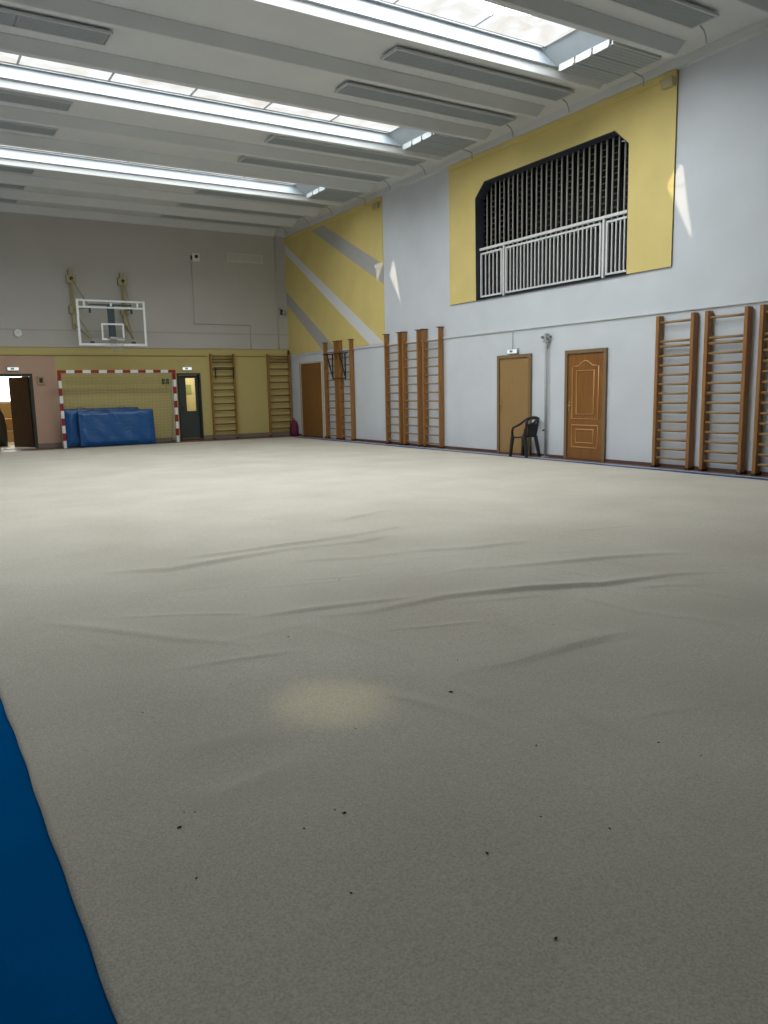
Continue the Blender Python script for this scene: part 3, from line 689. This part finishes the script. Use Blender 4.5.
# crash mats leaning in the goal
def crash_mat(name, label, x0, x1, yb0, yt, zt, th):
    r = empty(name, ((x0+x1)/2, yb0, 0)); tag(r, label, 'mat', 'blue gym mats inside the goal')
    L = (x1-x0)/2; lean = Vector((0, yt-yb0, zt)).normalized(); H = Vector((0, yt-yb0, zt)).length; nrm = Vector((0, lean.z, -lean.y)).normalized()
    nu, nv = 44, 22
    def P(u, v, d): return Vector((u, 0, 0))+lean*v+nrm*d+Vector((0, 0, .012))
    m = MB(); vs = []
    rnd = random.Random(len(label))
    ph = [(rnd.uniform(3, 9), rnd.uniform(-9, 9), rnd.uniform(0, 6), rnd.uniform(.0015, .0048)) for _ in range(10)]
    for j in range(nv+1):
        for i in range(nu+1):
            u = -L+2*L*i/nu; v = H*j/nv; e = min(i, nu-i, 3)/3*min(j, nv-j, 2)/2
            b = -.042*e + sum(a*math.sin(fx*u*2+fv*v*1.5+p) for fx, fv, p, a in ph)*e
            vs.append(P(u*.985, v*.97+.012, b))
    m.add(vs, [(j*(nu+1)+i, j*(nu+1)+i+1, (j+1)*(nu+1)+i+1, (j+1)*(nu+1)+i) for j in range(nv) for i in range(nu)], 0, True)
    m.build('cover', MATB, r)
    c = [P(-L, 0, 0.006), P(L, 0, .006), P(L, 0, th), P(-L, 0, th), P(-L, H, .006), P(L, H, .006), P(L, H, th), P(-L, H, th)]
    MB().hexa(c).build('side_band', MATD, r, bevel=.012)
    for u in (-L*.55, L*.55):
        MB().tube([P(u-.12, H+.002, th/2), P(u-.06, H+.03, th/2), P(u+.06, H+.03, th/2), P(u+.12, H+.002, th/2)], .01, 6, flat=.5).build('carry_handle', MATD, r)
    return r
crash_mat('crash_mat', 'blue gym mat behind, showing as a strip beside the left goal post', 3.80, 5.85, 23.17, 23.245, 1.06, .07)
crash_mat('crash_mat', 'front wrinkled blue gym mat leaning inside the goal', 4.12, 6.22, 22.90, 23.02, 1.0, .085)

# ------------------------------------------------------------------ basketball hoop
BYY, BX0, BX1, BZ0, BZ1 = 22.28, 4.17, 5.98, 2.76, 3.97
hp = empty('basketball_hoop', ((BX0+BX1)/2, D, 0)); tag(hp, 'glass basketball backboard with white border on two wall arms', 'basketball hoop')
cx = (BX0+BX1)/2; by = BYY-D; hw = (BX1-BX0)/2
MB().box((-hw, by, BZ0), (hw, by+.014, BZ1)).build('backboard', BOARDGL, hp)
t = .06
MB().slab([(-hw, BZ0), (hw, BZ0), (hw, BZ1), (-hw, BZ1)], [[(-hw+t, BZ0+t), (hw-t, BZ0+t), (hw-t, BZ1-.05), (-hw+t, BZ1-.05)]], lambda u, v, d: (u, by-.012+d, v), .010).build('border', BOARDW, hp)
MB().box((-hw+t, by-.012, BZ1-.22), (hw-t, by-.002, BZ1-.175)).build('border', BOARDW, hp)
MB().box((-hw+.18, by-.012, BZ1-.175), (-hw+.225, by-.002, BZ1-.05)).box((hw-.225, by-.012, BZ1-.175), (hw-.18, by-.002, BZ1-.05)).box((-.03, by-.012, BZ1-.16), (.02, by-.002, BZ1-.07)).build('border', BOARDW, hp)
MB().slab([(-.30, BZ0+.15), (.30, BZ0+.15), (.30, BZ0+.60), (-.30, BZ0+.60)], [[(-.255, BZ0+.195), (.255, BZ0+.195), (.255, BZ0+.555), (-.255, BZ0+.555)]], lambda u, v, d: (u, by-.012+d, v), .010).build('target_square', BOARDW, hp)
m = MB(); m.box((-.085, by+.03, BZ0+.10), (.085, by+.11, BZ1-.10)); m.build('centre_post', BOARDG, hp)
for s in (-1, 1):
    m = MB(); m.box((s*.55-.05, by+.016, BZ0+.06), (s*.55+.05, by+.09, BZ0+.12)); m.box((s*.55-.02, by+.016, BZ1-.34), (s*.55+.02, by+.09, BZ1-.20)); m.bar((s*.55, by+.06, BZ1-.12), (0, by+.07, BZ1-.12), .04, .04); m.build('board_bracket', BOARDG, hp)
for x, xb in ((4.33-cx, -.62), (5.73-cx, .62)):
    m = MB(); m.box((x-.05, -.10, 3.30), (x+.05, -.004, 4.86)); m.box((x-.13, -.13, 4.55), (x+.13, -.004, 4.75)); m.box((x-.12, -.13, 3.72), (x+.12, -.004, 3.92)); m.box((x-.07, -.12, 4.75), (x+.07, -.004, 4.90)); wb = m.build('wall_bracket', CREAM, hp, bevel=.01)
    MB().tube([(x, -.13, 4.66), (x, -.15, 4.66)], .05, 12).build('pivot', DARKM, wb)
    m = MB(); m.bar((x, -.11, 4.62), (x+.02, -.20, 3.80), .05, .05); m.bar((x, -.10, 3.82), (xb*.9, by+.08, 3.78), .045, .045); m.bar((x, -.10, 3.40), (xb*.9, by+.08, 2.95), .045, .045); m.bar((x, -.12, 4.66), (xb*.9, by+.08, 3.80), .022, .022); m.bar((x, -.12, 3.80), (xb*.9, by+.08, 3.0), .022, .022); m.build('support_arm', CREAM, hp)
rm = MB(); pts = [(.225*math.cos(2*PI*k/24), by-.38+.225*math.sin(2*PI*k/24), 2.93) for k in range(24)]
rm.tube(pts, .011, 8, closed=True); rm.box((-.09, by-.16, 2.92), (.09, by-.014, 2.94)); rm.box((-.09, by-.03, 2.86), (.09, by-.014, 3.0)); rimo = rm.build('rim', ORANGE, hp)
m = MB()
for k in range(12):
    for sg in (-1, 1):
        p = []
        for j in range(6):
            a = 2*PI*(k+sg*j*.5)/12; rr = .225-.022*j*(1 if j < 5 else .9); p.append((rr*math.cos(a), by-.38+rr*math.sin(a), 2.92-.07*j))
        m.tube(p, .0022, 4)
m.build('net', mat('grey_net', (.42, .41, .38), .8), hp)

# ------------------------------------------------------------------ carpet
XL, XR, YN, YF = .262, 10.36, -1.6, 22.5
xs = np.concatenate([np.linspace(XL, 5.6, 280), np.linspace(5.6, XR, 120)[1:]])
ys = np.concatenate([np.linspace(YN, 1.5, 50), np.linspace(1.5, 8.2, 430)[1:], np.linspace(8.2, YF, 220)[1:]])
X, Y = np.meshgrid(xs, ys)
Zc = np.full_like(X, .012)
def ridge(pts, h, w, ends=.5):
    global Zc
    pts = [np.array(p, float) for p in pts]
    Ls = [np.linalg.norm(pts[i+1]-pts[i]) for i in range(len(pts)-1)]; tot = sum(Ls); acc = 0
    best = np.full_like(X, 9.0); S = np.zeros_like(X); sg = np.zeros_like(X)
    for i, l in enumerate(Ls):
        d = (pts[i+1]-pts[i])/l
        t = np.clip((X-pts[i][0])*d[0]+(Y-pts[i][1])*d[1], 0, l)
        px, py = pts[i][0]+d[0]*t, pts[i][1]+d[1]*t
        dist = np.hypot(X-px, Y-py); side = np.sign((X-px)*-d[1]+(Y-py)*d[0])
        k = dist < best; best = np.where(k, dist, best); S = np.where(k, acc+t, S); sg = np.where(k, side, sg); acc += l
    tap = np.clip(np.minimum(S, tot-S)/ends, 0, 1); tap = tap*tap*(3-2*tap)
    ww = np.where(sg < 0, w*.55, w*1.5)             # steeper on the side towards the viewer
    Zc = Zc + h*(.75+.25*np.sin(S*3.1+h*900))*tap*np.exp(-(best/ww)**2)
ridge([(1.05, 6.30), (1.67, 6.0), (2.14, 6.07), (2.81, 6.17), (3.49, 6.06), (4.0, 6.2)], .026, .085)
ridge([(1.7, 6.40), (2.42, 6.30), (3.1, 6.33), (3.75, 6.42), (4.4, 6.6)], .026, .08)
ridge([(2.5, 5.75), (3.1, 5.50), (3.67, 5.43), (4.1, 5.24), (4.9, 5.15)], .016, .08)
ridge([(1.9, 4.22), (2.14, 4.13), (2.35, 4.06), (2.96, 4.07), (3.51, 3.91), (4.02, 3.68), (4.54, 3.62), (5.3, 3.45)], .030, .06, 1.1)
ridge([(1.55, 4.40), (2.1, 4.32), (2.6, 4.22), (3.0, 4.18)], .014, .05)
ridge([(.55, 5.1), (.93, 4.59), (1.21, 4.2), (1.55, 3.85)], .016, .05)
ridge([(2.0, 2.90), (2.55, 2.86), (2.93, 2.88), (3.5, 2.85)], .018, .09)
ridge([(3.3, 4.7), (4.11, 4.42), (4.8, 4.23), (5.6, 3.94)], .018, .07)
ridge([(3.66, 3.72), (3.69, 3.09), (3.86, 2.77), (4.01, 2.3)], .010, .05)
ridge([(3.7, 7.2), (4.3, 7.4), (4.95, 7.7)], .022, .08)
ridge([(2.34, 2.68), (2.3, 2.23), (2.3, 1.8), (2.4, 1.2)], .007, .035)
ridge([(1.6, 3.2), (1.9, 2.5), (2.0, 1.7)], .006, .035); ridge([(3.0, 2.5), (2.9, 1.9), (3.0, 1.3)], .006, .035)
ridge([(1.3, 2.9), (.9, 2.85), (.55, 2.95)], .009, .06); ridge([(1.3, 2.55), (.8, 2.45), (.5, 2.6)], .008, .06)
ridge([(5.2, 12.5), (6.5, 12.2), (7.4, 12.6)], .02, .10); ridge([(4.4, 9.6), (5.5, 9.9), (6.6, 9.7)], .012, .10)
rg = np.random.RandomState(11)
for _ in range(70):
    x_, y_ = rg.uniform(.6, 5.4), rg.uniform(1.3, 5.6); L_ = rg.uniform(.35, 1.1); a_ = rg.uniform(-.55, .1) if rg.rand() < .65 else rg.uniform(-1.5, -1.1)
    ridge([(x_, y_), (x_+L_*.5*math.cos(a_), y_+L_*.5*math.sin(a_)+rg.uniform(-.04, .04)), (x_+L_*math.cos(a_), y_+L_*math.sin(a_))], rg.uniform(.0025, .007), rg.uniform(.016, .05), .3)
rg = np.random.RandomState(3)
for _ in range(26):
    fx, fy, ph, a = rg.uniform(-1.2, 1.2), rg.uniform(1.0, 5.5), rg.uniform(0, 6.28), rg.uniform(.0001, .0006)
    Zc = Zc + a*np.sin(fx*X+fy*Y+ph+.6*np.sin(.9*X+ph*2))
edge = np.minimum.reduce([X-XL, XR-X, Y-YN, YF-Y]); Zc = np.maximum(.008, Zc*np.clip(.6+edge/.12, 0, 1))
Xw = X.copy(); wob = .003*np.sin(Y*2.3)+.002*np.sin(Y*6.1+1)+.0015*np.sin(Y*17)+np.clip(.010-.0096*(Y-1.6), -.012, .02); Xw[:, 0] += wob[:, 0]; Xw[:, 1] += wob[:, 1]*.6
Xw[:, -1] += (.025*np.sin(Y*.5+2)+.01*np.sin(Y*1.9))[:, -1]; Yw = Y.copy(); Yw[-1, :] += (.06*np.sin(X*1.3)+.03*np.sin(X*3.7))[-1, :]
ny_, nx_ = X.shape
V = np.stack([Xw, Yw, Zc], -1).reshape(-1, 3)
idx = np.arange(nx_*ny_).reshape(ny_, nx_)
F4 = np.stack([idx[:-1, :-1], idx[:-1, 1:], idx[1:, 1:], idx[1:, :-1]], -1).reshape(-1, 4)
per = np.concatenate([idx[0, :], idx[1:, -1], idx[-1, -2::-1], idx[-2:0:-1, 0]])
low = V[per].copy(); low[:, 2] = .0028
nb = len(V); V2 = np.concatenate([V, low]); k = np.arange(len(per)); k2 = np.roll(k, -1)
FS = np.stack([per[k], nb+k, nb+k2, per[k2]], -1)
me = bpy.data.meshes.new('carpet'); me.from_pydata(V2.tolist(), [], F4.tolist()+FS.tolist())
me.polygons.foreach_set('use_smooth', [True]*len(F4)+[False]*len(FS))
CM = bpy.data.materials.new('beige_felt'); CM.use_nodes = True; nt = CM.node_tree; b = nt.nodes['Principled BSDF']
b.inputs['Roughness'].default_value = .95; b.inputs['Specular IOR Level'].default_value = .15; b.inputs['Sheen Weight'].default_value = .0; b.inputs['Sheen Roughness'].default_value = .5
tc = nt.nodes.new('ShaderNodeTexCoord')
n1 = nt.nodes.new('ShaderNodeTexNoise'); n1.inputs['Scale'].default_value = .9; n1.inputs['Detail'].default_value = 6
n2 = nt.nodes.new('ShaderNodeTexNoise'); n2.inputs['Scale'].default_value = 130; n2.inputs['Detail'].default_value = 3
n3 = nt.nodes.new('ShaderNodeTexVoronoi'); n3.inputs['Scale'].default_value = 3.2
for n in (n1, n2, n3): nt.links.new(tc.outputs['Object'], n.inputs['Vector'])
r1 = nt.nodes.new('ShaderNodeValToRGB'); r1.color_ramp.elements[0].position = .3; r1.color_ramp.elements[1].position = .7
r1.color_ramp.elements[0].color = (.490, .452, .375, 1); r1.color_ramp.elements[1].color = (.570, .532, .452, 1)
nt.links.new(n1.outputs['Fac'], r1.inputs['Fac'])
r2 = nt.nodes.new('ShaderNodeMapRange'); r2.inputs['From Min'].default_value = .3; r2.inputs['From Max'].default_value = .7; r2.inputs['To Min'].default_value = .80; r2.inputs['To Max'].default_value = 1.14
nt.links.new(n2.outputs['Fac'], r2.inputs['Value'])
r3 = nt.nodes.new('ShaderNodeMath'); r3.operation = 'LESS_THAN'; r3.inputs[1].default_value = .022; nt.links.new(n3.outputs['Distance'], r3.inputs[0])
r4 = nt.nodes.new('ShaderNodeMath'); r4.operation = 'MULTIPLY_ADD'; r4.inputs[1].default_value = -.55; r4.inputs[2].default_value = 1; nt.links.new(r3.outputs[0], r4.inputs[0])
r5 = nt.nodes.new('ShaderNodeMath'); r5.operation = 'MULTIPLY'; nt.links.new(r2.outputs[0], r5.inputs[0]); nt.links.new(r4.outputs[0], r5.inputs[1])
vm = nt.nodes.new('ShaderNodeVectorMath'); vm.operation = 'SCALE'; nt.links.new(r1.outputs['Color'], vm.inputs[0]); nt.links.new(r5.outputs[0], vm.inputs['Scale']); nt.links.new(vm.outputs[0], b.inputs['Base Color'])
bp = nt.nodes.new('ShaderNodeBump'); bp.inputs['Strength'].default_value = .5; bp.inputs['Distance'].default_value = .004; nt.links.new(n2.outputs['Fac'], bp.inputs['Height']); nt.links.new(bp.outputs['Normal'], b.inputs['Normal'])
me.materials.append(CM)
co = bpy.data.objects.new('carpet', me); C.objects.link(co); tag(co, 'large creased beige felt carpet covering the gym floor', 'carpet')
def cz(x, y): return float(Zc[np.abs(ys-y).argmin(), np.abs(xs-x).argmin()])
# crumbs
CR = mat('dark_crumb', (.03, .026, .022), .8)
m = MB(); m.add([(.014, 0, .003), (0, .008, .002), (-.012, .002, .003), (0, -.007, .002), (.002, .001, .007), (0, 0, 0)], [(0, 1, 4), (1, 2, 4), (2, 3, 4), (3, 0, 4), (1, 0, 5), (2, 1, 5), (3, 2, 5), (0, 3, 5)])
cr0 = None
CRS = [(1.10, 2.09, 1.2), (1.085, 2.125, .7), (.62, 2.31, 1.3), (.95, 2.08, .8), (.69, 2.37, .6), (.66, 2.39, .6), (2.28, 3.04, .9), (2.0, 2.72, 1.6), (.58, 2.02, .8), (1.45, 2.63, .8), (1.75, 1.55, .9), (1.62, 1.72, .7), (1.35, 1.66, 1.0), (2.36, 1.86, .9), (2.4, 1.7, .7), (1.26, 1.28, .9), (.92, 1.72, .8), (1.95, 2.1, .8), (1.73, 3.9, .9), (3.1, 3.2, .8), (.76, 3.3, .8), (1.2, 3.4, .7), (2.6, 4.9, .9), (1.3, 5.2, .8)]
for i, (x, y, s) in enumerate(CRS):
    if cr0 is None: cr0 = o = m.build('crumb', CR)
    else: o = cr0.copy(); C.objects.link(o)
    o.location = (x, y, cz(x, y)+.0005); o.scale = (s*.65, s*.65, s*.65); o.rotation_euler = (0, 0, i*1.7)
    tag(o, 'tiny dark crumb lying on the beige carpet', 'crumb', 'dark crumbs on the carpet')

# ------------------------------------------------------------------ light, world, camera
w = bpy.data.worlds.new('sky'); SC.world = w; w.use_nodes = True
bgn = w.node_tree.nodes['Background']; bgn.inputs['Color'].default_value = (.85, .93, 1, 1); bgn.inputs['Strength'].default_value = 5
def light(name, typ, loc, energy, col=(1, 1, 1), **kw):
    l = bpy.data.lights.new(name, typ); l.energy = energy; l.color = col
    for k_, v_ in kw.items(): setattr(l, k_, v_)
    o = bpy.data.objects.new(name, l); C.objects.link(o); o.location = loc
    return o
s = light('sun', 'SUN', (0, 0, 12), 2.6, (1, .86, .64), angle=.013)
s.rotation_euler = Vector((1, -SUNM, -SUNK)).to_track_quat('-Z', 'Y').to_euler()
for k in SKK:
    a_ = light('skylight_daylight', 'AREA', ((SKX[0]+SKX[1]-.3)/2, bay(k), 6.512), {0: 410, 3: 250, 6: 200}[k], (.92, .97, 1.0), shape='RECTANGLE', size=8.3, size_y=1.04, spread=math.radians(180))
    a_.visible_camera = False
light('corridor_lamp', 'POINT', (7.9, 24.5, 2.45), 55, (1, .96, .86), shadow_soft_size=.12)
l = light('lobby_daylight', 'AREA', (2.2, 27.55, 1.9), 130, (1, 1, .95), size=2.2); l.rotation_euler = (PI/2, 0, PI)
l.rotation_euler = Vector((0, -1, -.3)).to_track_quat('-Z', 'Y').to_euler()
sp_ = light('added_glow_spot', 'SPOT', (1.5, 5.2, 6.1), 270, (1, .90, .52), spot_size=.105, spot_blend=1.0, shadow_soft_size=.05)  # added spot lamp, stands in for a soft sun glint on the carpet
sp_.rotation_euler = (Vector((1.50, 2.93, 0))-Vector((1.5, 5.2, 6.1))).to_track_quat('-Z', 'Y').to_euler()

yaw, pitch, roll, fpx = .5489, .1551, -.0215, 773.5
cy, sy, cp_, sp2, cr, sr = math.cos(yaw), math.sin(yaw), math.cos(pitch), math.sin(pitch), math.cos(roll), math.sin(roll)
fwd = Vector((sy*cp_, cy*cp_, -sp2)); right = Vector((cy, -sy, 0)); up = right.cross(fwd)
r2 = cr*right+sr*up; u2 = -sr*right+cr*up
cam = bpy.data.cameras.new('camera'); co_ = bpy.data.objects.new('camera', cam); C.objects.link(co_)
cam.sensor_fit = 'VERTICAL'; cam.sensor_height = 36; cam.lens = fpx*36/1024; cam.clip_start = .05
M = Matrix((r2, u2, -fwd)).transposed().to_4x4(); M.translation = Vector((0, 0, 1.38)); co_.matrix_world = M
SC.camera = co_
vs_ = SC.view_settings; vs_.view_transform = 'Standard'; vs_.look = 'None'; vs_.gamma = 1; vs_.use_curve_mapping = False; vs_.exposure = 0.0
SC.cycles.use_denoising = True; SC.cycles.max_bounces = 10; SC.cycles.diffuse_bounces = 6; SC.cycles.sample_clamp_indirect = 8
